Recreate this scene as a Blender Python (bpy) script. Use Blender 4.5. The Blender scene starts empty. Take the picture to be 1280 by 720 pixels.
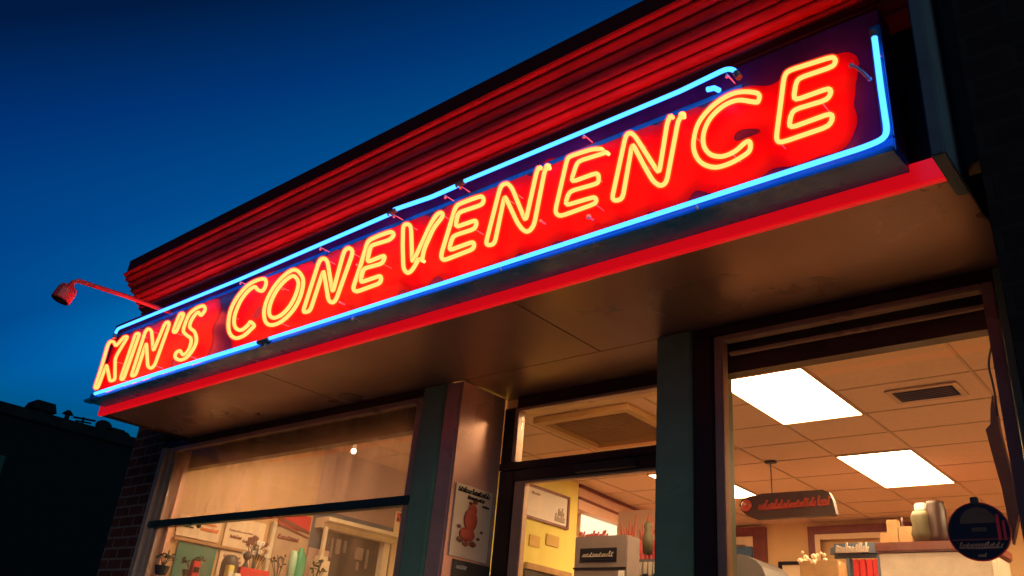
import bpy, bmesh, math, random
from mathutils import Vector, Matrix
random.seed(7)
R = math.radians
S = bpy.context.scene
COL = S.collection

# ------------------------------------------------------------------ camera
F = 1045.2                       # focal length in pixels of a 1280 px wide picture
yaw, pit, rol = R(-43.085), R(25.357), R(5.540)
CAM = Vector((0, 0, 1.6))
w_ = Vector((math.sin(yaw)*math.cos(pit), math.cos(yaw)*math.cos(pit), math.sin(pit)))
r0 = Vector((math.cos(yaw), -math.sin(yaw), 0)); u0 = r0.cross(w_)
r_ = math.cos(rol)*r0 + math.sin(rol)*u0
u_ = -math.sin(rol)*r0 + math.cos(rol)*u0
cd = bpy.data.cameras.new('camera'); cam = bpy.data.objects.new('camera', cd); COL.objects.link(cam)
cd.sensor_width = 36; cd.lens = F/1280*36; cd.clip_end = 2000; cd.clip_start = 0.05
m = Matrix.Identity(4)
for i in range(3):
    m[i][0] = r_[i]; m[i][1] = u_[i]; m[i][2] = -w_[i]; m[i][3] = CAM[i]
cam.matrix_world = m
S.camera = cam

# ------------------------------------------------------------------ world, fill lamp, exposure
W = bpy.data.worlds.new("World"); S.world = W; W.use_nodes = True
nt = W.node_tree; bg = nt.nodes['Background']
sky = nt.nodes.new('ShaderNodeTexSky'); sky.sky_type = 'NISHITA'; sky.sun_disc = False
SUN_EL, SUN_ROT = R(-3.0), R(120)
sky.sun_elevation = SUN_EL; sky.sun_rotation = SUN_ROT
sky.ozone_density = 8; sky.air_density = 1.0; sky.dust_density = 0.2
# blue hour: the sky texture tinted by height above the horizon
tcw = nt.nodes.new('ShaderNodeTexCoord'); spw = nt.nodes.new('ShaderNodeSeparateXYZ'); rmp = nt.nodes.new('ShaderNodeValToRGB')
mlt = nt.nodes.new('ShaderNodeMixRGB'); mlt.blend_type = 'MULTIPLY'; mlt.inputs[0].default_value = 1
ty = nt.nodes.new('ShaderNodeMath'); ty.operation = 'MULTIPLY_ADD'; ty.inputs[1].default_value = -.6
nt.links.new(tcw.outputs['Generated'], spw.inputs[0]); nt.links.new(spw.outputs[1], ty.inputs[0]); nt.links.new(spw.outputs[2], ty.inputs[2])
nt.links.new(ty.outputs[0], rmp.inputs[0])
for i_, (ps, cl) in enumerate([(.08, (.0, .80, .088)), (.15, (.0, .34, .052)), (.236, (.0, .18, .038)), (.365, (.0, .078, .0245)), (.48, (.0, .024, .0078))]):
    el = rmp.color_ramp.elements[i_] if i_ < 2 else rmp.color_ramp.elements.new(ps)
    el.position = ps; el.color = (*cl, 1)
nt.links.new(sky.outputs[0], mlt.inputs[1]); nt.links.new(rmp.outputs[0], mlt.inputs[2])
nt.links.new(mlt.outputs[0], bg.inputs[0]); bg.inputs[1].default_value = 150.0
sl = bpy.data.lights.new('dusk_fill', 'SUN'); dusk_fill = bpy.data.objects.new('dusk_fill', sl); COL.objects.link(dusk_fill)
sl.energy = 0.36; sl.angle = R(35); sl.color = (0.95, 0.9, 0.88)  # fill lamp from behind the camera, added to brighten the piers
dusk_fill.rotation_euler = (R(66), 0, R(58)); dusk_fill.location = (0, -10, 20)
S.view_settings.view_transform = 'Standard'; S.view_settings.look = 'None'
S.view_settings.exposure = 0; S.view_settings.gamma = 1

# ------------------------------------------------------------------ helpers
def at(x, y, ax, val):
    d = w_*F + r_*(x-640) - u_*(y-360)
    return CAM + d*((val-CAM[ax])/d[ax])

def mat(name, col, rough=0.5, metal=0.0, var=0.15, scale=6.0, bump=0.0, bscale=40, spec=0.5, emit=None, estr=0):
    M = bpy.data.materials.new(name); M.use_nodes = True
    n = M.node_tree; L = n.links; b = n.nodes['Principled BSDF']
    b.inputs['Roughness'].default_value = rough; b.inputs['Metallic'].default_value = metal
    b.inputs['Specular IOR Level'].default_value = spec
    tc = n.nodes.new('ShaderNodeTexCoord')
    nz = n.nodes.new('ShaderNodeTexNoise'); nz.inputs['Scale'].default_value = scale; nz.inputs['Detail'].default_value = 8
    nz.inputs['Roughness'].default_value = 0.65
    L.new(tc.outputs['Object'], nz.inputs['Vector'])
    rp = n.nodes.new('ShaderNodeValToRGB')
    rp.color_ramp.elements[0].position = 0.3; rp.color_ramp.elements[1].position = 0.7
    rp.color_ramp.elements[0].color = (*[c*(1-var) for c in col], 1)
    rp.color_ramp.elements[1].color = (*[min(1, c*(1+var)) for c in col], 1)
    L.new(nz.outputs[0], rp.inputs[0]); L.new(rp.outputs[0], b.inputs['Base Color'])
    rr = n.nodes.new('ShaderNodeMapRange'); rr.inputs[1].default_value = .3; rr.inputs[2].default_value = .7
    rr.inputs[3].default_value = max(.02, rough-.12); rr.inputs[4].default_value = min(1, rough+.12)
    nz2 = n.nodes.new('ShaderNodeTexNoise'); nz2.inputs['Scale'].default_value = scale*.6; nz2.inputs['Detail'].default_value = 5
    L.new(tc.outputs['Object'], nz2.inputs['Vector'])
    L.new(nz2.outputs[0], rr.inputs[0]); L.new(rr.outputs[0], b.inputs['Roughness'])
    if bump:
        n3 = n.nodes.new('ShaderNodeTexNoise'); n3.inputs['Scale'].default_value = bscale; n3.inputs['Detail'].default_value = 4
        L.new(tc.outputs['Object'], n3.inputs['Vector'])
        bp = n.nodes.new('ShaderNodeBump'); bp.inputs['Strength'].default_value = bump; bp.inputs['Distance'].default_value = .01
        L.new(n3.outputs[0], bp.inputs['Height']); L.new(bp.outputs[0], b.inputs['Normal'])
    if emit:
        b.inputs['Emission Color'].default_value = (*emit, 1); b.inputs['Emission Strength'].default_value = estr
    return M

def emis(name, col, s=1.0):
    M = bpy.data.materials.new(name); M.use_nodes = True
    n = M.node_tree; n.nodes.clear()
    o = n.nodes.new('ShaderNodeOutputMaterial'); e = n.nodes.new('ShaderNodeEmission')
    e.inputs[0].default_value = (*col, 1); e.inputs[1].default_value = s
    n.links.new(e.outputs[0], o.inputs[0]); return M

def glassmat(name, tint=(1, 1, 1), refl=0.09, rough=0.02, haze=0.0, hazecol=(.8, .6, .5)):
    M = bpy.data.materials.new(name); M.use_nodes = True
    n = M.node_tree; n.nodes.clear(); L = n.links
    o = n.nodes.new('ShaderNodeOutputMaterial')
    t = n.nodes.new('ShaderNodeBsdfTransparent'); t.inputs[0].default_value = (*tint, 1)
    g = n.nodes.new('ShaderNodeBsdfGlossy'); g.inputs['Roughness'].default_value = rough
    fr = n.nodes.new('ShaderNodeFresnel'); ge = n.nodes.new('ShaderNodeNewGeometry')
    mr0 = n.nodes.new('ShaderNodeMapRange'); mr0.inputs[3].default_value = 1.5; mr0.inputs[4].default_value = 1/1.5
    L.new(ge.outputs['Backfacing'], mr0.inputs[0]); L.new(mr0.outputs[0], fr.inputs[0])   # the pane's inner face is air to glass too
    mx = n.nodes.new('ShaderNodeMixShader')
    L.new(fr.outputs[0], mx.inputs[0]); L.new(t.outputs[0], mx.inputs[1]); L.new(g.outputs[0], mx.inputs[2])
    out = mx
    if haze:                                     # dust and wipe marks on the pane
        tc = n.nodes.new('ShaderNodeTexCoord'); mp = n.nodes.new('ShaderNodeMapping'); mp.inputs['Scale'].default_value = (6, 1, 1.2)
        nz = n.nodes.new('ShaderNodeTexNoise'); nz.inputs['Scale'].default_value = 1.6; nz.inputs['Detail'].default_value = 5
        L.new(tc.outputs['Object'], mp.inputs[0]); L.new(mp.outputs[0], nz.inputs['Vector'])
        mr = n.nodes.new('ShaderNodeMapRange'); mr.inputs[1].default_value = .4; mr.inputs[2].default_value = .75
        mr.inputs[3].default_value = haze*.35; mr.inputs[4].default_value = haze
        L.new(nz.outputs[0], mr.inputs[0])
        d = n.nodes.new('ShaderNodeBsdfTranslucent'); d.inputs[0].default_value = (*hazecol, 1)
        m2 = n.nodes.new('ShaderNodeMixShader'); L.new(mr.outputs[0], m2.inputs[0])
        L.new(mx.outputs[0], m2.inputs[1]); L.new(d.outputs[0], m2.inputs[2]); out = m2
    L.new(out.outputs[0], o.inputs[0]); return M

def brickmat(name, c1, c2, mortar, sx=1.0, bw=.215, bh=.075):
    M = bpy.data.materials.new(name); M.use_nodes = True
    n = M.node_tree; L = n.links; b = n.nodes['Principled BSDF']; b.inputs['Roughness'].default_value = .8; b.inputs['Specular IOR Level'].default_value = .12
    tc = n.nodes.new('ShaderNodeTexCoord'); sp = n.nodes.new('ShaderNodeSeparateXYZ'); cb = n.nodes.new('ShaderNodeCombineXYZ')
    ad = n.nodes.new('ShaderNodeMath'); ad.operation = 'ADD'
    L.new(tc.outputs['Object'], sp.inputs[0]); L.new(sp.outputs[0], ad.inputs[0]); L.new(sp.outputs[1], ad.inputs[1])
    L.new(ad.outputs[0], cb.inputs[0]); L.new(sp.outputs[2], cb.inputs[1])
    br = n.nodes.new('ShaderNodeTexBrick'); br.inputs['Scale'].default_value = sx
    br.inputs['Brick Width'].default_value = bw; br.inputs['Row Height'].default_value = bh
    br.inputs['Mortar Size'].default_value = .008; br.inputs['Color1'].default_value = (*c1, 1)
    br.inputs['Color2'].default_value = (*c2, 1); br.inputs['Mortar'].default_value = (*mortar, 1)
    L.new(cb.outputs[0], br.inputs['Vector'])
    nz = n.nodes.new('ShaderNodeTexNoise'); nz.inputs['Scale'].default_value = 25; nz.inputs['Detail'].default_value = 6
    L.new(tc.outputs['Object'], nz.inputs['Vector'])
    mx = n.nodes.new('ShaderNodeMixRGB'); mx.blend_type = 'MULTIPLY'; mx.inputs[0].default_value = .6
    L.new(br.outputs[0], mx.inputs[1]); L.new(nz.outputs[0], mx.inputs[2]); L.new(mx.outputs[0], b.inputs['Base Color'])
    bp = n.nodes.new('ShaderNodeBump'); bp.inputs['Strength'].default_value = .8; bp.inputs['Distance'].default_value = .01; bp.invert = True
    L.new(br.outputs['Fac'], bp.inputs['Height']); L.new(bp.outputs[0], b.inputs['Normal'])
    return M

def link(name, me, m, parent=None, smooth=False):
    o = bpy.data.objects.new(name, me); COL.objects.link(o)
    if m: me.materials.append(m)
    if smooth:
        for p in me.polygons: p.use_smooth = True
    if parent: o.parent = parent
    return o

class MB:
    """collects shapes of ONE part"""
    def __init__(s): s.bm = bmesh.new()
    def box(s, x0, x1, y0, y1, z0, z1, bev=0.0):
        if x0 > x1: x0, x1 = x1, x0
        if y0 > y1: y0, y1 = y1, y0
        if z0 > z1: z0, z1 = z1, z0
        b2 = bmesh.new(); bmesh.ops.create_cube(b2, size=1)
        for v in b2.verts:
            v.co = Vector(((x0+x1)/2+v.co.x*(x1-x0), (y0+y1)/2+v.co.y*(y1-y0), (z0+z1)/2+v.co.z*(z1-z0)))
        if bev: bmesh.ops.bevel(b2, geom=list(b2.edges), offset=min(bev, (x1-x0)*.4, (y1-y0)*.4, (z1-z0)*.4), segments=2, affect='EDGES')
        s._merge(b2); return s
    def _merge(s, b2):
        me = bpy.data.meshes.new('t'); b2.to_mesh(me); b2.free(); s.bm.from_mesh(me); bpy.data.meshes.remove(me)
    def tube(s, pts, r, n=8, closed=False, caps=True, rs=None):
        pts = [Vector(p) for p in pts]; N = len(pts); bm = s.bm; rings = []
        prev = None
        for i, p in enumerate(pts):
            if closed: t = (pts[(i+1) % N]-pts[i-1])
            else: t = pts[min(i+1, N-1)]-pts[max(i-1, 0)]
            if t.length < 1e-9: t = Vector((0, 0, 1))
            t.normalize()
            if prev is None:
                a = Vector((0, 1, 0)) if abs(t.y) < .8 else Vector((1, 0, 0))
            else: a = prev
            a = a - t*a.dot(t)
            if a.length < 1e-6: a = t.orthogonal()
            a.normalize(); prev = a; c = t.cross(a)
            rr = rs[i] if rs else r
            rings.append([bm.verts.new(p + (a*math.cos(2*math.pi*k/n)+c*math.sin(2*math.pi*k/n))*rr) for k in range(n)])
        for i in range(N if closed else N-1):
            A, B = rings[i], rings[(i+1) % N]
            for k in range(n):
                bm.faces.new((A[k], A[(k+1) % n], B[(k+1) % n], B[k]))
        if not closed and caps:
            bm.faces.new(rings[0][::-1]); bm.faces.new(rings[-1])
        return s
    def lathe(s, cx, cy, prof, n=20, cz=0, axis='z'):
        bm = s.bm; rings = []
        for (r, z) in prof:
            ring = []
            for k in range(n):
                a = 2*math.pi*k/n
                if axis == 'z': v = (cx+r*math.cos(a), cy+r*math.sin(a), cz+z)
                else: v = (cx+r*math.cos(a), cy+z, cz+r*math.sin(a))
                ring.append(bm.verts.new(v))
            rings.append(ring)
        for A, B in zip(rings, rings[1:]):
            for k in range(n): bm.faces.new((A[k], A[(k+1) % n], B[(k+1) % n], B[k]))
        bm.faces.new(rings[0][::-1]); bm.faces.new(rings[-1]); return s
    def ball(s, c, r, sub=2, sc=(1, 1, 1)):
        b2 = bmesh.new(); bmesh.ops.create_icosphere(b2, subdivisions=sub, radius=r)
        for v in b2.verts: v.co = Vector((v.co.x*sc[0], v.co.y*sc[1], v.co.z*sc[2])) + Vector(c)
        s._merge(b2); return s
    def prism(s, poly, axis, a0, a1):
        """poly: 2D points; axis 0 -> (y,z) extruded in x ; 1 -> (x,z) extruded in y ; 2 -> (x,y) in z"""
        def P(p, a):
            return {0: (a, p[0], p[1]), 1: (p[0], a, p[1]), 2: (p[0], p[1], a)}[axis]
        bm = s.bm
        A = [bm.verts.new(P(p, a0)) for p in poly]; B = [bm.verts.new(P(p, a1)) for p in poly]
        bm.faces.new(A); bm.faces.new(B[::-1])
        for i in range(len(poly)):
            j = (i+1) % len(poly); bm.faces.new((A[j], A[i], B[i], B[j]))
        return s
    def quad(s, a, b, c, d):
        s.bm.faces.new([s.bm.verts.new(p) for p in (a, b, c, d)]); return s
    def build(s, name, m, parent=None, smooth=False):
        bmesh.ops.recalc_face_normals(s.bm, faces=s.bm.faces)
        me = bpy.data.meshes.new(name); s.bm.to_mesh(me); s.bm.free()
        return link(name, me, m, parent, smooth)

def tag(o, label=None, cat=None, group=None, kind=None):
    if label: o['label'] = label
    if cat: o['category'] = cat
    if group: o['group'] = group
    if kind: o['kind'] = kind
    return o
def empty(name, loc, label, cat, group=None):
    o = bpy.data.objects.new(name, None); COL.objects.link(o); o.location = loc; o.empty_display_size = .1
    tag(o, label, cat, group)
    return o
def under(parent, o):
    """parent o while it keeps its world place"""
    o.parent = parent
    off = Vector(parent.location); q = parent.parent
    while q: off += Vector(q.location); q = q.parent
    o.location = Vector(o.location) - off
    return o
def part(mb, name, m, parent, smooth=False, sub=False):
    o = mb.build(name, m, None, smooth)
    o.parent = parent
    if parent.type == 'EMPTY': o.location = -Vector(parent.location)
    return o

# ------------------------------------------------------------------ materials
m_asphalt = mat('asphalt', (.05, .05, .052), .85, bump=.4, bscale=120)
m_conc = mat('concrete', (.28, .27, .26), .8, bump=.2)
m_teal = mat('teal_paint', (.22, .38, .24), .38, bump=.08, bscale=15)
m_teal_dk = mat('dark_teal_paint', (.02, .055, .055), .35)
m_sofmet = mat('brown_metal', (.40, .225, .16), .34, metal=.45, var=.08, scale=2.2, bump=.15, bscale=3)
m_dkbrown = mat('dark_brown_frame', (.05, .022, .015), .4)
m_copper = mat('copper_painted_metal', (.85, .46, .35), .28, metal=.2, var=.2, scale=3, bump=.12, bscale=4)
m_alum = mat('bronze_aluminium', (.55, .36, .26), .36, metal=.15)
m_siding = mat('red_siding', (.60, .022, .012), .5, spec=.2, var=.16, scale=5, bump=.15, bscale=20)
m_capred = mat('cap_dark_red', (.06, .008, .008), .6, spec=.15)
m_black = mat('black_metal', (.012, .008, .008), .6, spec=.2)
m_panel = mat('navy_enamel', (.040, .010, .10), .38, spec=.3, var=.35, scale=4, bump=.10, bscale=6)
m_redglow = mat('red_glow_paint', (.33, .003, .010), .40, spec=.12, var=.22, scale=4, bump=.10, bscale=6)  # paint that carries the tubes' red glow on the panel
m_stripe = mat('blue_enamel', (.004, .22, .60), .25, var=.15, scale=8)
m_strip = mat('red_light_strip', (.75, .02, .02), .35, var=.08, emit=(1.0, .004, .012), estr=.55)
m_brick = brickmat('brick', (.20, .055, .035), (.13, .04, .03), (.30, .20, .16))
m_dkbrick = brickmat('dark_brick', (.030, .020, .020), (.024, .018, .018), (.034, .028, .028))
m_roof = mat('roof_felt', (.06, .06, .065), .9)
m_post = mat('grey_blue_post', (.09, .13, .16), .5)
m_glass = glassmat('glass')
m_glass_up = glassmat('dusty_glass', haze=.42, hazecol=(.62, .42, .36))
m_glass_lo = glassmat('smeared_glass', haze=.14, hazecol=(.62, .42, .36))
m_ceil = mat('ceiling_tile', (.76, .54, .40), .9, var=.05, scale=30, bump=.3, bscale=150)
m_grid = mat('ceiling_grid_metal', (.58, .39, .26), .5)
m_iwall = mat('cream_wall', (.72, .50, .26), .8, var=.05)
m_ywall = mat('yellow_wall', (.85, .76, .20), .75, var=.05)
m_pink = mat('pale_pink_wall', (.75, .48, .36), .75, var=.06)
m_mauve = mat('mauve_wall', (.36, .25, .24), .8, var=.08, scale=2)
m_ochre = mat('ochre_wall', (.58, .38, .19), .8, var=.08, scale=1.5)
m_slate = mat('slate_blue_wall', (.10, .12, .17), .75)
m_floor = mat('floor_tile', (.5, .4, .3), .5)
m_wood = mat('red_brown_wood', (.20, .05, .03), .45, var=.3, scale=9)
m_tan = mat('tan_wood', (.45, .27, .12), .5, var=.25, scale=9)
m_cream = mat('cream_paper', (.82, .66, .48), .7, var=.04)
m_white = mat('white_card', (.82, .78, .74), .6, var=.03)
m_ivory = mat('ivory_paint', (.72, .62, .48), .5)
m_greenb = mat('green_board', (.06, .22, .17), .6)
m_greenbt = mat('green_plastic', (.05, .32, .18), .3)
m_mint = mat('pale_green_plastic', (.4, .65, .52), .4)
m_red = mat('red_paint', (.62, .03, .03), .45)
m_redd = mat('salmon_ink', (.62, .10, .06), .6)
m_ink = mat('black_ink', (.012, .008, .008), .6, spec=.2)
m_orange = mat('orange_ink', (.75, .22, .05), .6)
m_char = mat('charcoal', (.05, .045, .045), .5)
m_cooler = mat('grey_cooler_steel', (.22, .17, .16), .4)
m_soot = mat('soot_metal', (.006, .003, .006), .8, spec=.1)
m_lampred = mat('lamp_red_paint', (.42, .04, .04), .35)
m_tile_w = mat('white_enamel', (.7, .6, .52), .35)
m_olive = mat('olive_print', (.11, .09, .04), .5)
m_greyp = mat('pale_grey_ink', (.5, .42, .36), .5)
m_redled = mat('dull_red_script', (.45, .06, .02), .4)
m_leaf = mat('dark_leaf', (.05, .07, .035), .6)
m_blue = mat('blue_print', (.05, .12, .26), .5)
e_red = emis('neon_red', (24, 1.02, .25), 1.0)
def halomat(name, col, fac):
    M = emis(name, col); n = M.node_tree; e = n.nodes['Emission']; o = n.nodes['Material Output']
    t = n.nodes.new('ShaderNodeBsdfTransparent'); mx = n.nodes.new('ShaderNodeMixShader'); mx.inputs[0].default_value = fac
    n.links.new(t.outputs[0], mx.inputs[1]); n.links.new(e.outputs[0], mx.inputs[2]); n.links.new(mx.outputs[0], o.inputs[0])
    return M
m_halo = halomat('tube_halo', (1.8, .13, .012), .20)  # soft red halo of the tubes, put in as a faintly emitting shell
e_blue = emis('neon_blue', (.17, 1.0, 3.8), 1.0)
m_capgrey = mat('electrode_cap', (.10, .22, .26), .3)
m_glasswhite = mat('white_glass', (.75, .72, .7), .2)
e_panel = emis('lit_diffuser', (1.0, .65, .32), 25.0)
e_menu = emis('backlit_menu', (1.0, .80, .48), 1.6)
e_bulb = emis('bulb', (1.0, .8, .55), 10)

# ================================================================== SETTING
tag(MB().quad((-300, -300, 0), (300, -300, 0), (300, 300, 0), (-300, 300, 0)).build('ground', m_asphalt), kind='structure')
tag(MB().box(-14, 3, -.4, 2.8, .004, .13, .01).build('pavement', m_conc), kind='structure')

# ================================================================== STORE BUILDING
B = empty('store_building', (-3, 2.87, 0), 'low corner shop with red ribbed roof edge and lit windows under the neon sign', 'shop')
YW, YD, ZS = 2.87, 3.22, 3.0
XL = -5.72                                    # left end of the canopy
# brick wall at the left, side wall and stall risers
part(MB().box(-6.52, -6.02, 2.85, 3.4, .0, 3.6), 'brick_wall', m_brick, B)
part(MB().box(-6.52, -6.0, 3.4, 8.6, .0, 3.6), 'side_wall', m_brick, B)
part(MB().box(-6.02, -3.22, 2.84, 2.95, 0, .62), 'stall_riser', m_teal, B)
part(MB().box(-1.53, -.5, 2.84, 2.95, 0, .62), 'stall_riser', m_teal, B)
# canopy soffit in panels with thin joints
sf = MB(); xs = [XL, -3.9, -2.1, -.43]
for a, b in zip(xs, xs[1:]):
    sf.box(a+.0015, b-.0015, 2.235, 2.87, ZS, ZS+.03, .003)
part(sf, 'soffit', m_sofmet, B)
part(MB().box(-2.97, -1.62, 2.873, 3.24, ZS, ZS+.03), 'entrance_soffit', m_sofmet, B)
part(MB().box(XL, -.43, 2.25, 2.9, ZS+.034, 3.56), 'canopy_box', m_black, B)
part(MB().box(XL-.002, -.445, 2.205, 2.232, 2.982, 3.058, .004), 'light_strip', m_strip, B)
part(MB().box(XL, XL+.012, 2.236, 2.87, 2.985, 3.10), 'canopy_end', m_dkbrown, B)
# ribbed siding: leans outwards to the top
prof = [(2.22, 3.585)]
nrib = 9; z0, z1 = 3.585, 3.868; y0, y1 = 2.225, 1.99
for i in range(nrib):
    for t, o in ((0.02, 0), (.10, .010), (.28, .020), (.52, .024), (.76, .020), (.92, .010)):
        k = (i+t)/nrib
        prof.append((y0+(y1-y0)*min(1, k*1.08)-o, z0+(z1-z0)*k))
prof += [(2.015, 3.874), (2.015, 3.955), (2.6, 3.955), (2.6, 3.585)]
SX0 = -5.40
part(MB().prism(prof, 0, SX0, -.47), 'roof_siding', m_siding, B, False)
part(MB().box(SX0-.02, -.47, 1.992, 2.012, 3.878, 3.972, .004), 'roof_fascia', m_capred, B)
part(MB().box(SX0+.05, .5, 2.605, 8.6, 3.62, 3.9), 'roof', m_roof, B)
# right corner post and dark return
p0 = at(1147, 0, 1, 2.0); p1 = at(1180, 217, 1, 2.0)
part(MB().box(p1.x-.018, p1.x+.018, 1.97, 2.2, 2.905, 4.3, .004), 'corner_post', m_post, B)
part(MB().box(p1.x+.02, -.345, 2.14, 2.2, 2.96, 4.3), 'return_panel', m_dkbrown, B)
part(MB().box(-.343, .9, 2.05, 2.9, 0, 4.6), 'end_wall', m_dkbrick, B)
# piers
part(MB().box(-3.235, -3.075, 2.85, 3.0, 0, 2.995, .006), 'pier', m_teal, B)
part(MB().box(-3.073, -2.965, 2.862, 3.0, 0, 2.995, .006), 'pier_casing', m_copper, B)
part(MB().box(-1.785, -1.622, 2.84, 3.2, 0, 2.995, .006), 'pier', m_teal, B)
part(MB().box(-.50, -.345, 2.85, 3.0, 0, 2.995, .006), 'pier', m_teal, B)
part(MB().box(-2.963, -2.955, 2.866, 3.198, 0, 2.995, .002), 'entrance_reveal', m_copper, B)
# head beams between soffit and glass
part(MB().box(-6.02, -3.24, 2.86, 2.97, 2.955, 2.998), 'head_beam', m_dkbrown, B)
part(MB().box(-1.62, -.5, 2.86, 2.97, 2.955, 2.998), 'head_beam', m_dkbrown, B)

def frame_rect(x0, x1, y0, y1, z0, z1, t, tt=None, tb=None, bev=.004):
    tt = tt or t; tb = tb or t
    return (MB().box(x0, x0+t, y0, y1, z0, z1, bev).box(x1-t, x1, y0, y1, z0, z1, bev)
            .box(x0+t, x1-t, y0, y1, z1-tt, z1, bev).box(x0+t, x1-t, y0, y1, z0, z0+tb, bev))
# left window
wl = part(frame_rect(-5.93, -3.24, 2.86, 2.91, .62, 2.952, .05, .03), 'window', m_alum, B)
wl['label'] = 'wide left window with a dark transom bar'
part(MB().box(-6.0, -5.935, 2.83, 2.90, .62, 2.95, .004), 'jamb_trim', m_alum, B)
part(MB().box(-5.86, -5.842, 2.875, 2.93, .66, 2.92, .003), 'jamb_stop', m_alum, wl)
part(MB().box(-5.96, -3.24, 2.845, 2.905, 2.378, 2.425, .006), 'transom_bar', m_teal_dk, wl)
part(MB().box(-5.84, -3.29, 2.88, 2.886, 2.426, 2.92), 'pane', m_glass_up, wl)
part(MB().box(-5.84, -3.29, 2.88, 2.886, .67, 2.376), 'pane', m_glass_lo, wl)
# right window
wr = part(frame_rect(-1.53, -.505, 2.86, 2.91, .62, 2.952, .038, .022), 'window', m_alum, B)
wr['label'] = 'tall right window beside the centre pier'
part(MB().box(-1.618, -1.533, 2.85, 2.95, .0, 2.95, .004), 'jamb_trim', m_dkbrown, B)
part(MB().box(-1.49, -.545, 2.915, 2.935, 2.885, 2.90, .003), 'head_track', m_alum, wr)
part(MB().box(-1.49, -.545, 2.88, 2.886, .66, 2.93), 'pane', m_glass, wr)
# header behind the glass
part(MB().box(-5.95, -3.2, 2.96, 3.02, 2.81, 3.33), 'window_header', m_dkbrown, B)
part(MB().box(-1.7, -.3, 2.96, 3.02, 2.825, 3.33), 'window_header', m_dkbrown, B)
# door and its transom light
dr = part(frame_rect(-2.955, -1.79, 3.20, 3.25, .02, 2.60, .10, .055), 'door_frame', m_dkbrown, B)
part(MB().box(-2.955, -1.79, 3.19, 3.26, 2.602, 2.64, .003).box(-2.955, -2.87, 3.20, 3.25, 2.64, 2.94, .003)
     .box(-2.87, -1.79, 3.20, 3.25, 2.93, 2.998, .003), 'transom_frame', m_dkbrown, B)
part(MB().box(-2.868, -2.842, 3.185, 3.24, 2.642, 2.928, .003).box(-2.842, -1.8, 3.185, 3.24, 2.912, 2.928, .003), 'transom_trim', m_alum, B)
part(MB().box(-2.84, -1.8, 3.215, 3.221, 2.642, 2.91), 'pane', m_glass, B)
do = part(frame_rect(-2.85, -1.80, 3.205, 3.245, .03, 2.543, .07, .012), 'door', m_alum, B)
part(MB().box(-2.78, -1.87, 3.215, 3.221, .1, 2.53), 'pane', m_glass, do)
part(MB().box(-2.45, -2.10, 3.17, 3.20, 2.548, 2.585, .004), 'door_closer', m_char, do)
part(MB().tube([(-2.0, 3.2, 1.0), (-2.0, 3.13, 1.02), (-2.0, 3.13, 1.3), (-2.0, 3.2, 1.32)], .012), 'handle', m_alum, do)
part(MB().box(-3.0, -1.7, 3.262, 3.33, 2.93, 3.33), 'door_header', m_iwall, B)
# interior shell
CZ = 3.3
part(MB().box(-6.0, .9, 2.95, 8.4, -.02, .02), 'shop_floor', m_floor, B)
part(MB().box(-6.0, .9, 3.02, 8.4, CZ, CZ+.05), 'ceiling', m_ceil, B)
g = MB()
gx = [-2.235-.53*i for i in range(1, 7)] + [-2.235, -1.706, -.985, -.455, .075]
gy = [4.17-.465*i for i in range(1, 3)] + [4.17, 4.635, 5.1, 5.53, 5.95, 6.47, 6.98, 7.45, 7.92]
for x in gx: g.box(x-.008, x+.008, 3.05, 8.2, CZ-.006, CZ+.001)
for y in gy: g.box(-5.9, .85, y-.006, y+.006, CZ-.004, CZ+.001)
part(g, 'ceiling_grid', m_grid, B)
part(MB().box(-6.0, .9, 8.2, 8.4, 0, CZ), 'back_wall', m_iwall, B)
part(MB().box(.85, .9, 2.95, 8.2, 0, CZ), 'inner_side_wall', m_iwall, B)
part(MB().box(-5.96, -5.9, 2.95, 4.19, 0, CZ), 'inner_side_wall', m_ochre, B)
part(MB().box(-5.96, -5.903, 4.19, 5.3, 2.78, CZ), 'inner_side_wall', m_mauve, B)
part(MB().box(-5.96, -5.903, 4.19, 5.3, 0, 2.778), 'inner_side_wall', m_slate, B)
part(MB().box(-6.02, -5.79, 2.93, 2.965, 0, 2.95), 'window_reveal', m_copper, B)
part(MB().box(-5.9, -4.6, 5.3, 6.05, 0, CZ), 'partition', m_ywall, B)
part(MB().box(-5.9, -4.78, 6.05, 8.2, 0, CZ), 'partition', m_pink, B)
part(MB().prism([(-4.60, 6.06), (-4.66, 6.7), (-4.76, 8.19), (-4.775, 8.19), (-4.775, 6.06)], 2, 3.08, 3.27), 'bulkhead', m_pink, B)
part(MB().prism([(-4.585, 6.06), (-4.645, 6.7), (-4.745, 8.19), (-4.775, 8.19), (-4.775, 6.06)], 2, 3.271, 3.297)
     .prism([(-4.585, 6.06), (-4.645, 6.7), (-4.745, 8.19), (-4.775, 8.19), (-4.775, 6.06)], 2, 3.165, 3.185), 'crown_moulding', m_wood, B)
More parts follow.
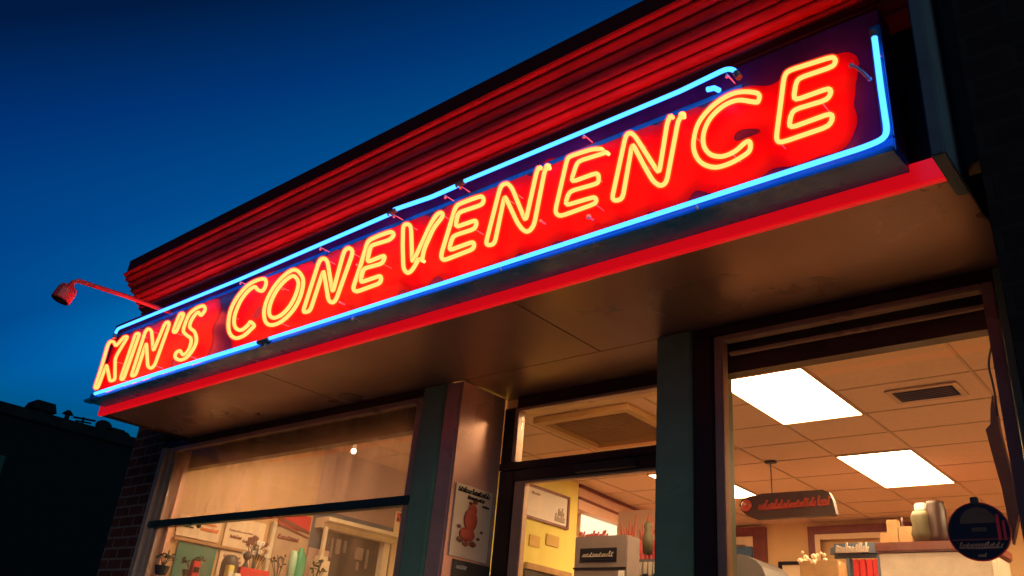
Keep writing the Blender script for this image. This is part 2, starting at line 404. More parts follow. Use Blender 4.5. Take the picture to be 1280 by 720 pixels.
# back wall joinery
def bw(px, py): return at(px, py, 1, 8.19)
a = bw(958, 660); b_ = bw(1012, 660); c_ = bw(1125, 652)
ztop = 3.27
jf = MB()
jf.box(-5.0, a.x, 8.13, 8.2, ztop-.12, ztop).box(a.x-.13, a.x, 8.13, 8.2, 1.2, ztop-.12)
part(jf, 'doorway_frame', m_wood, B)
jf = MB()
jf.box(b_.x, c_.x+.1, 8.13, 8.2, ztop-.13, ztop-.02).box(b_.x, b_.x+.10, 8.13, 8.2, 1.2, ztop-.13)
part(jf, 'doorway_frame', m_wood, B)
a1 = bw(945, 672)
part(frame_rect(-4.75, a1.x, 8.11, 8.125, 2.2, a1.z, .08).box(-4.75, -4.67, 8.11, 8.125, 2.2, a1.z), 'inner_frame', m_cream, B)
a2 = bw(1022, 670)
part(frame_rect(a2.x, -2.3, 8.11, 8.125, 2.2, a2.z, .05), 'inner_frame', m_cream, B)

# ================================================================== NEON SIGN
YT, YP = 2.04, 2.10
SG = empty('neon_sign', (-3, YP, 3.3), "long shop sign reading KIN'S CONEVENENCE in slanted red neon letters with blue tubes round it", 'neon sign')
pz0, pz1, px0, px1 = 3.062, 3.572, -5.60, -.545
part(MB().box(px0, px1, YP, YP+.09, pz0, pz1, .004), 'sign_panel', m_panel, SG)
part(MB().box(px0-.004, px1+.002, YP-.022, YP-.004, 3.03, 3.078, .004).box(px1-.03, px1+.002, YP-.022, YP-.004, 3.08, pz1-.08, .004)
     .box(px0-.004, px1+.002, YP-.050, YP-.023, 3.014, 3.0305).box(px0-.004, px1+.002, YP-.0225, YP-.0005, 3.014, 3.0295).box(px0-.004, px1+.002, YP+.0, YP+.09, 3.02, 3.06), 'edge_trim', m_stripe, SG)
part(MB().box(px0+.03, -1.0, YP-.003, YP+.002, pz1-.105, pz1-.085), 'painted_stripe', m_stripe, SG)

def rnd(pts, closed, it=2):
    pts = [Vector(p) for p in pts]
    for _ in range(it):
        q = []; N = len(pts)
        rng = range(N) if closed else range(N-1)
        if not closed: q.append(pts[0])
        for i in rng:
            a, b = pts[i], pts[(i+1) % N]; L = (b-a).length
            c = min(.25, .012/max(L, 1e-6)) if it else .25
            q.append(a.lerp(b, c)); q.append(a.lerp(b, 1-c))
        if not closed: q.append(pts[-1])
        pts = q
    return pts
def smooth_pts(pts, closed):
    pts = [Vector(p) for p in pts]; N = len(pts); out = []
    for i in range(N if closed else N-1):
        p0 = pts[(i-1) % N] if closed or i > 0 else pts[i]; p1 = pts[i]; p2 = pts[(i+1) % N]
        p3 = pts[(i+2) % N] if closed or i+2 < N else p2
        for k in range(4):
            t = k/4
            out.append(.5*((2*p1)+(-p0+p2)*t+(2*p0-5*p1+4*p2-p3)*t*t+(-p0+3*p1-3*p2+p3)*t**3))
    if not closed: out.append(pts[-1])
    return out

# tube centre lines of the letters, in the sign's own plane (traced, then laid on the plane YT at real size)
Z1 = (110, 370, 6.0); Z2 = (270, 320, 6.546); Z3 = (370, 280, 6.0); Z4 = (480, 240, 6.0)
Z5 = (590, 190, 6.0); Z6 = (680, 130, 4.8); Z7 = (850, 90, 5.54); Z8 = (950, 50, 5.143)
LET = [
 ('K', Z1, 1, 0, .0085, [(50,692),(100,540),(150,362),(172,338),(196,345),(208,378),(272,305),(300,304),(226,425),(204,470),(202,628),(165,640),(140,515),(128,545),(74,690)]),
 ('I', Z1, 1, 0, .0085, [(357,282),(388,280),(266,625),(242,626)]),
 ('N', Z1, 1, 0, .0085, [(323,604),(430,265),(455,243),(477,262),(490,415),(577,205),(603,192),(610,215),(500,520),(472,545),(448,528),(438,350),(358,592)]),
 ('apostrophe', Z1, 1, 0, .0085, [(690,132),(722,130),(660,275),(635,270)]),
 ('S', Z1, 1, 1, .0085, [(868,75),(820,88),(765,130),(735,190),(715,260),(738,292),(772,320),(768,370),(745,420),(712,440),(690,412),(662,425),(655,460),(690,480),(740,460),(788,400),(813,335),(800,270),(765,238),(770,195),(802,142),(830,122),(846,145),(876,108)]),
 ('C', Z2, 1, 1, .0085, [(400,190),(340,197),(260,242),(180,330),(125,430),(102,540),(112,630),(160,672),(230,650),(285,600),(312,570),(282,540),(262,565),(215,603),(175,600),(150,560),(155,480),(200,370),(260,290),(315,252),(340,275),(380,285),(408,235)]),
 ('O', Z2, 1, 1, .0085, [(655,115),(590,135),(500,220),(430,330),(395,440),(402,530),(445,565),(520,545),(600,480),(665,390),(705,280),(710,180)]),
 ('O_inner', Z2, 1, 1, .0085, [(640,165),(590,182),(520,250),(465,340),(436,430),(442,490),(485,505),(550,470),(610,400),(655,310),(675,220)]),
 ('N', Z3, 1, 0, .0085, [(50,664),(170,290),(188,262),(215,257),(237,282),(252,380),(275,515),(360,205),(388,178),(418,188),(425,220),(300,570),(272,594),(243,572),(207,345),(105,655)]),
 ('E', Z3, 1, 0, .0085, [(715,55),(620,88),(540,125),(475,340),(425,485),(450,510),(635,442),(640,385),(480,440),(505,335),(650,295),(670,232),(532,288),(560,162),(705,118),(738,80)]),
 ('V', Z4, 0, 0, .008, [(285,512),(300,430),(372,270),(448,175),(425,148),(385,180),(340,260),(290,370),(212,535),(203,270),(190,243),(160,240),(143,262),(140,400),(145,575),(175,612),(210,590),(262,500)]),
 ('E', Z4, 1, 0, .008, [(735,28),(640,60),(540,100),(510,200),(425,480),(445,515),(675,425),(675,370),(485,440),(515,330),(685,275),(697,208),(535,265),(555,155),(735,95),(750,60)]),
 ('N', Z5, 0, 0, .0075, [(505,112),(485,150),(402,520),(300,270),(268,235),(235,240),(210,270),(100,700),(168,695),(245,325),(340,530),(385,590),(425,600),(465,550),(545,140),(568,112)]),
 ('E', Z6, 0, 0, .0072, [(375,290),(200,345),(160,470),(325,410),(330,465),(310,480),(150,525),(125,610),(310,555),(315,595),(95,675),(65,650),(140,325),(165,310),(290,270),(345,270)]),
 ('N', Z6, 0, 0, .0072, [(760,70),(740,110),(690,418),(545,190),(515,170),(490,190),(405,580),(470,575),(530,235),(600,370),(655,465),(700,495),(735,470),(805,100),(830,68)]),
 ('C', Z7, 1, 1, .0068, [(540,150),(430,137),(330,165),(220,240),(130,350),(95,470),(102,560),(150,630),(240,660),(340,635),(440,580),(483,540),(483,485),(450,490),(380,550),(290,585),(210,570),(165,510),(165,420),(210,320),(300,235),(400,195),(500,206),(540,205)]),
 ('E', Z8, 1, 0, .0066, [(482,102),(180,198),(155,235),(103,640),(130,662),(455,550),(470,465),(183,570),(205,452),(445,380),(460,303),(213,392),(235,250),(485,165)]),
]
lab = {'K': 'slanted letter K', }
sup = []
for nm, (ox, oy, sc), closed, smo, rad, pts in LET:
    P = [at(ox+x/sc, oy+y/sc, 1, YT) for x, y in pts]
    P = smooth_pts(P, closed) if smo else rnd(P, closed)
    rad *= 1.1; mb = MB(); mb.tube(P, rad, 10, bool(closed))
    if not closed:                              # a bend back into the panel and an electrode end
        for e in (P[0], P[-1]):
            mb.tube([e, e+Vector((0, .016, 0))], rad*.9)
        if nm == 'N': mb.ball(P[-1], rad*1.7, 2)
    nme = 'apostrophe' if nm == 'apostrophe' else 'neon_letter'
    o = part(mb, nme, e_red, SG, True)
    gl = part(MB().tube(P, rad*1.7, 10, bool(closed)), 'halo_sleeve', m_halo, o, True)  # wider shell that adds the halo round each tube
    if nme == 'neon_letter' and nm != 'O_inner': o['label'] = 'red neon letter %s' % nm
    if nm == 'O_inner': o['label'] = 'inner ring of the neon letter O'
    for q in (P[len(P)//5], P[len(P)*3//5]): sup.append(q)
for q in sup:
    part(MB().tube([q+Vector((0, .004, 0)), (q.x, YP+.001, q.z)], .002, 6), 'tube_support', m_glasswhite, SG)
for px, py in ((736, 271), (425, 378), (676, 276), (446, 331)):
    q = at(px, py, 1, 2.07)
    part(MB().ball(q, .010 if px > 700 else .006).tube([q, (q.x, YP+.001, q.z)], .004, 6), 'tube_support', m_glasswhite, SG)
# red glow of the letter tubes, painted on the navy panel (contours at an even distance round each tube run)
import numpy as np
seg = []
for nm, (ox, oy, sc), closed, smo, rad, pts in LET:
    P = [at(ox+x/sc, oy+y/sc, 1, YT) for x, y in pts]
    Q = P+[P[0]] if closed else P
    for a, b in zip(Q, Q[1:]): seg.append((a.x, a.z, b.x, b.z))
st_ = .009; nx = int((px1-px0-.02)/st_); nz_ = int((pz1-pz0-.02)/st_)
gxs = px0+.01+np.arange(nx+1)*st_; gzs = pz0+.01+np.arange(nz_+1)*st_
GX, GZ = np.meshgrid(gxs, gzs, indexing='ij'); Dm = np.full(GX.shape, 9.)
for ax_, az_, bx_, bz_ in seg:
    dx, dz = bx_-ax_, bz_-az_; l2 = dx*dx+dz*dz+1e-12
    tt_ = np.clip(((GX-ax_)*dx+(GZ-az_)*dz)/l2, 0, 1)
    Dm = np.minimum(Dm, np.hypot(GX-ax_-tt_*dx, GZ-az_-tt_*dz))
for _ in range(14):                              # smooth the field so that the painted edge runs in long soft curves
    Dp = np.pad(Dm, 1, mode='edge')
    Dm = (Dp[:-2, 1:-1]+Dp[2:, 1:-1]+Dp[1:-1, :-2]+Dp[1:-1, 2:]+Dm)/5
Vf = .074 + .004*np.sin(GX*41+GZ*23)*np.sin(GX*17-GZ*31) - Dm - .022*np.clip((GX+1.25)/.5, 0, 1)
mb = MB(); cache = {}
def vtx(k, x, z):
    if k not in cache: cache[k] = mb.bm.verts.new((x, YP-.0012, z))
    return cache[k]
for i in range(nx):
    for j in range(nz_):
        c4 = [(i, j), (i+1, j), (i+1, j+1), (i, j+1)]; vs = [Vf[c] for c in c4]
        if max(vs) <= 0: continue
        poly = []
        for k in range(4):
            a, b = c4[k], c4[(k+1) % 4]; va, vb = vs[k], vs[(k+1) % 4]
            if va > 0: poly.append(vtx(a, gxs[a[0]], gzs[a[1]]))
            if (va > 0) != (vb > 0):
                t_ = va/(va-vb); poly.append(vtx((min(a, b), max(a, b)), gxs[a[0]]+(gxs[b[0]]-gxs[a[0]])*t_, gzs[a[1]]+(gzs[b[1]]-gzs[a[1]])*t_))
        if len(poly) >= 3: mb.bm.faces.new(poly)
part(mb, 'painted_glow', m_redglow, SG)
# blue border tubes
def T(x, y): return at(x, y, 1, YT)
def btube(pts, r, closed=False, ends=True):
    P = rnd([T(*p) for p in pts], False)
    mb = MB().tube(P, r, 10)
    part(mb, 'border_tube', e_blue, SG, True)
btube([(143, 420), (147, 411), (300, 349), (489, 267)], .0095)
btube([(493, 262), (540, 246), (574, 231)], .010)
btube([(577, 228), (740, 160), (850, 114), (908, 86), (917, 87), (921, 92)], .0085)
btube([(119, 492), (200, 466), (326, 427)], .011)
btube([(334, 424), (560, 352), (795, 276), (1080, 184), (1104, 174), (1109, 164), (1101, 110), (1093, 46)], .0085)
# second, inner tube end on the stripe and the burnt out stub at the right
for pp in (((884, 112), (893, 110), (899, 113)),):
    part(MB().tube([T(*p) for p in pp], .009, 8), 'border_tube', e_blue, SG, True)
stub = [T(1064, 82), T(1070, 84), T(1079, 91), T(1087, 99)]
part(MB().tube(stub, .005, 8).ball(stub[0], .008).ball(stub[-1], .007), 'dead_tube_end', mat('clear_glass_tube', (.25, .5, .7), .1), SG, True)
part(MB().tube([T(1066, 80)+Vector((0, .02, 0)), T(1074, 76)+Vector((0, .03, 0)), T(1084, 86)+Vector((0, .03, 0)), T(1090, 97)], .0015, 6), 'wire', m_black, SG)
for px, py in ((492, 268), (556, 244), (575, 232), (729, 168), (331, 429), (625, 334), (300, 352), (400, 309), (1096, 62), (908, 92), (440, 396), (870, 256)):
    q = T(px, py)
    part(MB().tube([q, (q.x, YP+.001, q.z)], .0025, 8).ball(q+Vector((0, .004, -.010)), .0065), 'tube_clip', m_glasswhite, SG)

for (px, py), (qx, qy) in (((486, 268), (496, 262)), ((571, 232), (581, 227)), ((323, 428), (337, 424)), ((920, 91), (924, 97)), ((1093, 47), (1092, 39)), ((144, 417), (143, 423))):
    part(MB().tube([T(px, py), T(qx, qy)], .0118, 10), 'electrode_cap', m_capgrey, SG)
# ================================================================== SIGN LAMP ON ITS ARM
YL = 1.52
h0 = at(98, 351, 1, YL); at0 = at(212, 390, 1, 2.10)
LP = empty('sign_lamp', at0, 'unlit red lamp on a long arm from the left end of the roof edge', 'lamp')
arm = [at0+Vector((0, .03, -.01)), at0, at0.lerp(h0, .5)+Vector((0, 0, .006)), h0, h0+Vector((-.02, -.02, -.012)), h0+Vector((-.025, -.025, -.05))]
part(MB().tube(arm, .013, 10), 'arm', m_lampred, LP, True)
part(MB().lathe(0, 0, [(.045, 0), (.045, .012)], 14, 0, 'z'), 'wall_plate', m_lampred, LP).matrix_local = Matrix.Translation((0, .05, 0)) @ Matrix.Rotation(R(90), 4, 'X')
hd = h0+Vector((-.028, -.03, -.065))
hs = part(MB().lathe(0, 0, [(.014, .045), (.022, .03), (.044, .02), (.054, -.005), (.054, -.065), (.050, -.071)], 16), 'lamp_head', m_lampred, LP)
hs.location = hd - at0; hs.rotation_euler = (R(-14), R(6), 0)
part(MB().lathe(0, 0, [(.046, -.0715), (.046, -.074)], 16), 'lens', m_black, hs)

# ================================================================== DARK BUILDING ACROSS THE STREET
NB = empty('dark_building', (-30, 5, 0), 'dark flat roofed building in silhouette across the side street at the far left', 'building')
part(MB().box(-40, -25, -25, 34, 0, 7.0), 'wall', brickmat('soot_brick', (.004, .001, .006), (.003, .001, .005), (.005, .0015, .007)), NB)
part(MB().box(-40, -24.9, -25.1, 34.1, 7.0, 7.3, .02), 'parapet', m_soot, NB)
m_dpane = mat('dark_pane', (.012, .016, .02), .55, spec=.15)
for k in range(-2, 5):
    y = 1.2+k*5.2
    f = part(MB().box(-25.02, -24.9, y, y+1.3, 4.3, 6.0), 'window', m_soot, NB)
    part(MB().box(-24.9, -24.88, y+.08, y+1.22, 4.38, 5.1).box(-24.9, -24.88, y+.08, y+1.22, 5.16, 5.92), 'pane', m_dpane, f)
def roofpt(px, py): return at(px, py, 0, -25.6)
def rthing(name, label, cat, mb, m=m_soot, group=None):
    tag(mb.build(name, m), label, cat, group)
q = roofpt(50, 512)
rthing('roof_vent', 'hooded roof vent nearest the left edge of the dark roof', 'vent', MB().box(q.x-.3, q.x+.3, q.y-.12, q.y+.12, 7.3, q.z-.05).prism([(q.y-.35, q.z-.07), (q.y+.35, q.z-.07), (q.y+.25, q.z+.18), (q.y-.25, q.z+.18)], 0, q.x-.35, q.x+.35))
q = roofpt(84, 520)
rthing('vent_pipe', 'thin capped pipe on the dark roof right of the hooded vent', 'pipe', MB().tube([(q.x, q.y, 7.3), (q.x, q.y, q.z+.1)], .07).lathe(q.x, q.y, [(.16, 0), (.05, .12)], 12, q.z+.05))
q = roofpt(103, 528)
rthing('aerial', 'small bent aerial on the middle of the dark roof', 'aerial', MB().tube([(q.x, q.y, 7.3), (q.x, q.y, q.z+.15)], .035).tube([(q.x, q.y-.3, q.z+.08), (q.x, q.y+.35, q.z+.14)], .03).tube([(q.x, q.y-.2, q.z), (q.x, q.y+.25, q.z+.04)], .025))
q = roofpt(128, 535)
rthing('satellite_dish', 'tilted dish on the dark roof, third from the brick corner', 'dish', MB().tube([(q.x, q.y, 7.3), (q.x, q.y, q.z)], .05).ball((q.x+.05, q.y, q.z+.05), .26, 2, (.35, 1, .7)))
q = roofpt(141, 540)
rthing('air_conditioner', 'boxy cooling unit on the dark roof', 'air conditioner', MB().box(q.x-.4, q.x+.4, q.y-.22, q.y+.22, 7.3, q.z+.05, .03).lathe(q.x, q.y, [(.16, 0), (.16, .05)], 12, q.z+.05))
q = roofpt(156, 545)
rthing('roof_vent', 'round turbine vent on the dark roof closest to the brick corner', 'vent', MB().tube([(q.x, q.y, 7.3), (q.x, q.y, q.z-.05)], .08).ball((q.x, q.y, q.z), .15, 2, (1, 1, .8)))

# ================================================================== CEILING LIGHTS, VENTS
def celight(x0, x1, y0, y1, label):
    t = empty('ceiling_light', ((x0+x1)/2, (y0+y1)/2, CZ), label, 'ceiling light', 'lit panels in the shop ceiling')
    part(frame_rect_h(x0, x1, y0, y1, CZ-.012, CZ-.002, .012), 'frame', m_grid, t)
    part(MB().box(x0+.013, x1-.013, y0+.013, y1-.013, CZ-.008, CZ-.003), 'diffuser', e_panel, t)
def frame_rect_h(x0, x1, y0, y1, z0, z1, t):
    return (MB().box(x0, x0+t, y0, y1, z0, z1).box(x1-t, x1, y0, y1, z0, z1)
            .box(x0+t, x1-t, y0, y0+t, z0, z1).box(x0+t, x1-t, y1-t, y1, z0, z1))
celight(-2.235, -1.706, 4.17, 5.10, 'largest lit ceiling panel, nearest the right window')
celight(-2.235, -1.706, 5.95, 6.98, 'lit ceiling panel behind the largest one, above the round sign and cabinet')
celight(-3.825, -3.295, 5.95, 6.98, 'lit ceiling panel cut off by the frame above the long hanging sign')
celight(-5.1, -4.57, 3.17, 4.05, 'unseen lit ceiling panel added over the left window to brighten the side wall')  # added out of view to light the left side wall
celight(-.98, -.455, 5.95, 6.98, 'unseen lit ceiling panel added for light at the right, behind the right pier')  # extra panel out of view, added for more light in the shop
celight(-2.765, -2.235, 3.36, 4.08, 'unseen lit ceiling panel added just inside the entrance door to brighten the reveal')  # added behind the door head to brighten the copper reveal
v = empty('ceiling_vent', (-1.3, 4.85, CZ), 'dark slotted air vent in the ceiling right of the largest lit panel', 'vent')
part(MB().box(-1.44, -1.12, 4.77, 4.95, CZ-.012, CZ-.008), 'backing', m_ink, v)
sl_ = MB()
for k in range(6): sl_.box(-1.43, -1.13, 4.782+k*.028, 4.790+k*.028, CZ-.02, CZ-.012)
part(sl_, 'slats', m_dkbrown, v)
part(frame_rect_h(-1.47, -1.09, 4.74, 4.98, CZ-.014, CZ-.004, .03), 'frame', m_grid, v)
v = empty('return_grille', (-3.3, 4.65, CZ), 'large square return air grille in the ceiling seen over the entrance door', 'grille')
part(MB().box(-3.62, -2.97, 4.36, 4.98, CZ-.012, CZ-.008), 'backing', mat('grille_brown', (.34, .2, .11), .7), v)
part(frame_rect_h(-3.69, -2.90, 4.29, 5.05, CZ-.045, CZ-.004, .06), 'frame', m_ochre, v)
sl_ = MB()
for k in range(18): sl_.box(-3.62, -2.97, 4.37+k*.034, 4.378+k*.034, CZ-.02, CZ-.012)
part(sl_, 'slats', mat('grille_slat', (.42, .25, .14), .6), v)

# ================================================================== GOODS AND SIGNS INSIDE
def squiggle(mb, p, ux, uz, width, height, n, r=.004, seed=1, amp=1.0):
    """an unreadable line of handwriting: separate looping words along ux"""
    rd = random.Random(seed*7+n); x = 0.0; tot = n*1.0
    while x < tot-.8:
        wl_ = min(rd.randint(2, 6), tot-x); pts = []; k = 0.0
        tall = rd.random() < .6
        while k < wl_:
            h = height*(.45+.25*rd.random()) * (1.7 if (k == 0 and tall) or rd.random() < .15 else 1)
            w0 = x+k; slant = .35
            for (a, b) in ((0, 0), (.35+slant*.4, .55), (.62+slant, 1.0), (.35+slant, 1.02), (.30, .45), (.5, -.02), (.8, .02)):
                pts.append(p + ux*(width*(w0+a*rd.uniform(.85, 1.1))/tot) + uz*(h*b*amp))
            k += rd.uniform(.8, 1.15)
        if len(pts) > 3: mb.tube(smooth_pts(pts, False), r*rd.uniform(.75, 1.1), 5)
        x += wl_+rd.uniform(.3, .7)
X_, Y_, Z_ = Vector((1, 0, 0)), Vector((0, 1, 0)), Vector((0, 0, 1))

# --- left window: things on the ochre side wall (plane X = -5.9)
XW = -5.895
def wallpic(name, label, cat, y0, y1, z0, z1, m, group=None, th=.012):
    t = empty(name, (XW, (y0+y1)/2, z0), label, cat, group)
    part(MB().box(XW, XW+th, y0, y1, z0, z1, .002), 'sheet', m, t)
    return t
t = wallpic('poster', 'cream menu poster with orange print above the green board, in the left window', 'poster', 3.04, 3.385, 2.362, 2.51, m_cream)
mb = MB(); squiggle(mb, Vector((XW+.014, 3.22, 2.43)), Y_, Z_, .14, .025, 14, .004, 3); squiggle(mb, Vector((XW+.014, 3.2, 2.47)), Y_, Z_, .14, .015, 12, .003, 4)
part(mb, 'print', m_orange, t)
mb = MB().ball((XW+.014, 3.2, 2.455), .022, 1, (.3, 1, 1)); squiggle(mb, Vector((XW+.014, 3.09, 2.43)), Y_, Z_, .07, .015, 8, .003, 9)
part(mb, 'emblem', m_ink, t)
t = wallpic('poster', 'cream menu poster with brown print right of the orange printed one', 'poster', 3.42, 3.76, 2.352, 2.57, m_cream)
mb = MB(); squiggle(mb, Vector((XW+.014, 3.47, 2.42)), Y_, Z_, .10, .02, 12, .003, 5); squiggle(mb, Vector((XW+.014, 3.58, 2.405)), Y_, Z_, .14, .02, 12, .003, 6); squiggle(mb, Vector((XW+.014, 3.45, 2.47)), Y_, Z_, .2, .01, 16, .002, 6)
part(mb, 'print', m_wood, t)
tag(MB().box(XW, XW+.03, 3.03, 3.80, 2.33, 2.35, .003).build('wall_rail', m_tan), 'tan wooden rail running under the two cream menu posters', 'rail')
t = wallpic('green_board', 'dark green board under the cream posters at the left of the left window', 'board', 3.08, 3.39, 1.85, 2.325, m_greenb)
t = wallpic('poster', 'small cream notice with a line of brown print right of the green board', 'notice', 3.42, 3.72, 1.9, 2.322, m_cream)
mb = MB(); squiggle(mb, Vector((XW+.014, 3.45, 2.28)), Y_, Z_, .14, .014, 14, .003, 15); squiggle(mb, Vector((XW+.014, 3.5, 2.25)), Y_, Z_, .1, .014, 10, .003, 16)
part(mb, 'print', m_wood, t)
tag(MB().box(XW, XW+.05, 3.80, 3.835, 0.1, 2.60, .004).build('wall_post', m_ivory), 'slim ivory upright on the wall left of the red poster', 'post')
t = wallpic('poster', 'poster with a red top over brown stripes left of the ivory booth', 'poster', 3.86, 4.17, 2.58, 2.70, m_red)
part(MB().prism([(3.86, 2.62), (4.17, 2.56), (4.17, 2.585), (3.86, 2.655)], 0, XW+.013, XW+.018).prism([(3.86, 2.585), (4.17, 2.525), (4.17, 2.54), (3.86, 2.605)], 0, XW+.013, XW+.018), 'stripe', m_wood, t)
t = wallpic('poster', 'beige poster with a row of brown marks below the red topped poster', 'poster', 3.86, 4.17, 2.2, 2.57, mat('beige_paper', (.5, .36, .26), .7))
mb = MB(); squiggle(mb, Vector((XW+.014, 3.88, 2.49)), Y_, Z_, .2, .025, 9, .006, 31)
part(mb, 'print', m_wood, t)
# booth with cornice and pillar
bt = empty('booth', (-5.8, 4.6, 0), 'ivory trimmed booth opening with a sloping cornice, dark inside, in the left window', 'booth')
part(MB().box(-5.9, -5.83, 4.93, 5.0, 0, 2.66, .004), 'jamb', m_ivory, bt)
part(MB().prism([(-5.9, 2.63), (-5.80, 2.63), (-5.78, 2.665), (-5.72, 2.68), (-5.72, 2.71), (-5.9, 2.71)], 1, 4.22, 5.02), 'cornice', m_ivory, bt)
part(MB().box(-5.76, -5.73, 4.21, 4.24, 2.4, 2.63, .003).box(-5.78, -5.71, 4.19, 4.27, 2.37, 2.40, .004).box(-5.79, -5.70, 4.17, 4.29, 1.3, 2.37, .004), 'pillar', m_ivory, bt)
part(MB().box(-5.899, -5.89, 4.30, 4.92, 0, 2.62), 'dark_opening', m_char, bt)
hg = MB()
for k, (yy, zz, w2, h2) in enumerate([(4.45, 2.52, .05, .12), (4.53, 2.53, .03, .10), (4.66, 2.50, .09, .10), (4.69, 2.40, .03, .07), (4.78, 2.47, .03, .16), (4.40, 2.5, .02, .16)]):
    hg.box(-5.885, -5.87, yy, yy+w2, zz-h2/2, zz+h2/2, .006)
part(hg, 'hanging_packets', mat('greyed_plastic', (.22, .18, .17), .4), bt)
t = wallpic('poster', 'plain tan panel topped with a red and black pattern beside the teal pier', 'panel', 5.06, 5.28, 2.3, 2.93, m_cream)
part(MB().box(XW+.013, XW+.02, 5.07, 5.27, 2.84, 2.92), 'pattern_band', m_red, t)
pt = MB()
for k in range(7): pt.ball((XW+.02, 5.08+k*.03, 2.86+(k % 2)*.04), .014, 1, (.4, 1, 1.4))
part(pt, 'pattern', m_ink, t)
t = wallpic('poster', 'pale notice with faint grey sketch left of the ivory booth pillar', 'notice', 4.02+.17, 4.40, 2.1, 2.47, mat('mauve_paper', (.48, .34, .30), .7))
# things standing on a shelf under the posters
XS = -5.62
def sp_(px, py): return at(px, py, 0, XS)
q = sp_(300, 716); sz = q.z-.10
tag(MB().box(-5.88, -5.4, 3.0, 4.7, sz-.03, sz, .004).build('window_shelf', m_tan), 'tan display shelf along the side wall behind the left window', 'shelf')
def bunch(cx, cy, z0, z1, spread, n, seed, kind):
    rd = random.Random(seed); st = MB(); lf = MB()
    for i in range(n):
        a = rd.uniform(0, 6.28); s = spread*rd.uniform(.3, 1); h = z0+(z1-z0)*rd.uniform(.65, 1)
        tip = Vector((cx+s*math.cos(a)*.7, cy+s*math.sin(a), h))
        st.tube([(cx, cy, z0), ((cx+tip.x)/2, (cy+tip.y)/2, (z0+h)/2+.02), tip], .003, 5)
        if kind == 'leaf':
            for k in range(4):
                d = Vector((rd.uniform(-1, 1), rd.uniform(-1, 1), rd.uniform(-.6, 1))).normalized()*.035
                e = Vector((rd.uniform(-1, 1), rd.uniform(-1, 1), rd.uniform(-1, 1))).normalized()*.012
                lf.quad(tip, tip+d*.5+e, tip+d, tip+d*.5-e)
        else:
            for k in range(5):
                b = k*1.256; lf.ball(tip+Vector((.3*math.cos(b), math.cos(b), math.sin(b)))*.010, .009, 1, (.6, 1, 1))
    return st, lf
for i, (px, py, n, kind, lbl) in enumerate([(205, 700, 7, 'leaf', 'spindly dark plant at the far left of the shelf'),
        (240, 702, 10, 'leaf', 'bushy dark plant in front of the green board'), (322, 684, 12, 'flower', 'white flowers standing over the red box'),
        (350, 702, 8, 'leaf', 'dark sprigs between the red box and green bottle'), (396, 706, 9, 'leaf', 'dark plant left of the booth pillar')]):
    q = sp_(px, py)
    t = empty('potted_plant', (q.x, q.y, sz), lbl, 'plant', 'plants and flowers on the window shelf')
    st, lf = bunch(q.x, q.y, sz+.05, q.z+.03, .10, n, i+3, kind)
    part(st, 'stems', m_leaf, t); part(lf, 'blooms' if kind == 'flower' else 'leaves', m_white if kind == 'flower' else m_leaf, t)
    part(MB().lathe(q.x, q.y, [(.035, 0), (.05, .06)], 12, sz), 'pot', m_char, t)
q = sp_(290, 694)
tag(MB().lathe(q.x, q.y, [(.045, 0), (.06, .05), (.062, q.z-sz-.06), (.05, q.z-sz-.02), (.03, q.z-sz)], 16, sz).build('jar', m_char, smooth=True), 'tall dark rounded jar left of the red box', 'jar')
q = sp_(308, 693)
tag(MB().lathe(q.x, q.y+.01, [(.03, 0), (.035, q.z-sz-.10), (.012, q.z-sz-.06), (.012, q.z-sz-.02)], 14, sz).ball((q.x, q.y+.01, q.z-.01), .03).build('round_topped_bottle', m_char, smooth=True), 'dark bottle with a ball top between the jar and the white flowers', 'bottle')
q = sp_(318, 712)
tag(MB().box(q.x-.05, q.x+.05, q.y-.14, q.y+.10, sz, q.z, .004).build('red_box', m_red), 'red box on the shelf below the white flowers', 'box')
q = sp_(322, 675)
t = empty('flower_garland', (q.x, q.y, sz), 'dark red blossoms rising above the white flowers', 'flowers')
st, lf = bunch(q.x, q.y, sz+.2, q.z+.02, .09, 9, 41, 'flower'); part(st, 'stems', m_leaf, t); part(lf, 'blooms', m_wood, t)
q = sp_(375, 685)
t = empty('green_bottle', (q.x, q.y, sz), 'green bottle with a pale mint side in front of the beige poster', 'bottle')
part(MB().lathe(q.x, q.y+.02, [(.045, 0), (.05, .02), (.05, q.z-sz-.07), (.02, q.z-sz-.02), (.02, q.z-sz)], 16, sz), 'body', m_greenbt, t, True)
part(MB().lathe(q.x+.01, q.y-.05, [(.028, 0), (.03, q.z-sz-.07), (.02, q.z-sz-.03)], 14, sz), 'mint_flask', m_mint, t, True)
rd = random.Random(12); cols = [m_red, m_ywall, m_white, m_greenb, m_orange, m_char, m_cream, m_blue]
spots_ = [(3.04, 'lowest'), (3.30, ''), (3.36, ''), (3.92, ''), (3.98, ''), (4.30, ''), (4.37, ''), (4.44, ''), (4.52, '')]
pk_lab = ['red packet at the far left end of the window shelf', 'yellow packet left of the dark jar', 'white packet beside the dark jar', 'green packet right of the red box',
          'orange packet behind the dark sprigs', 'charcoal tin before the booth', 'cream packet before the booth', 'blue packet before the dark booth opening', 'red packet at the right end of the window shelf']
for (yy, _), lb, k in zip(spots_, pk_lab, range(9)):
    h = rd.uniform(.08, .15); w2 = rd.uniform(.022, .03)
    t = empty('packet', (-5.5, yy, sz), lb, 'packet', 'packets on the window shelf')
    part(MB().box(-5.53, -5.48, yy-w2, yy+w2, sz, sz+h, .005), 'carton', cols[k % 8], t)
    part(MB().box(-5.479, -5.477, yy-w2*.7, yy+w2*.7, sz+h*.35, sz+h*.65), 'label', m_white if k % 3 else m_ink, t)
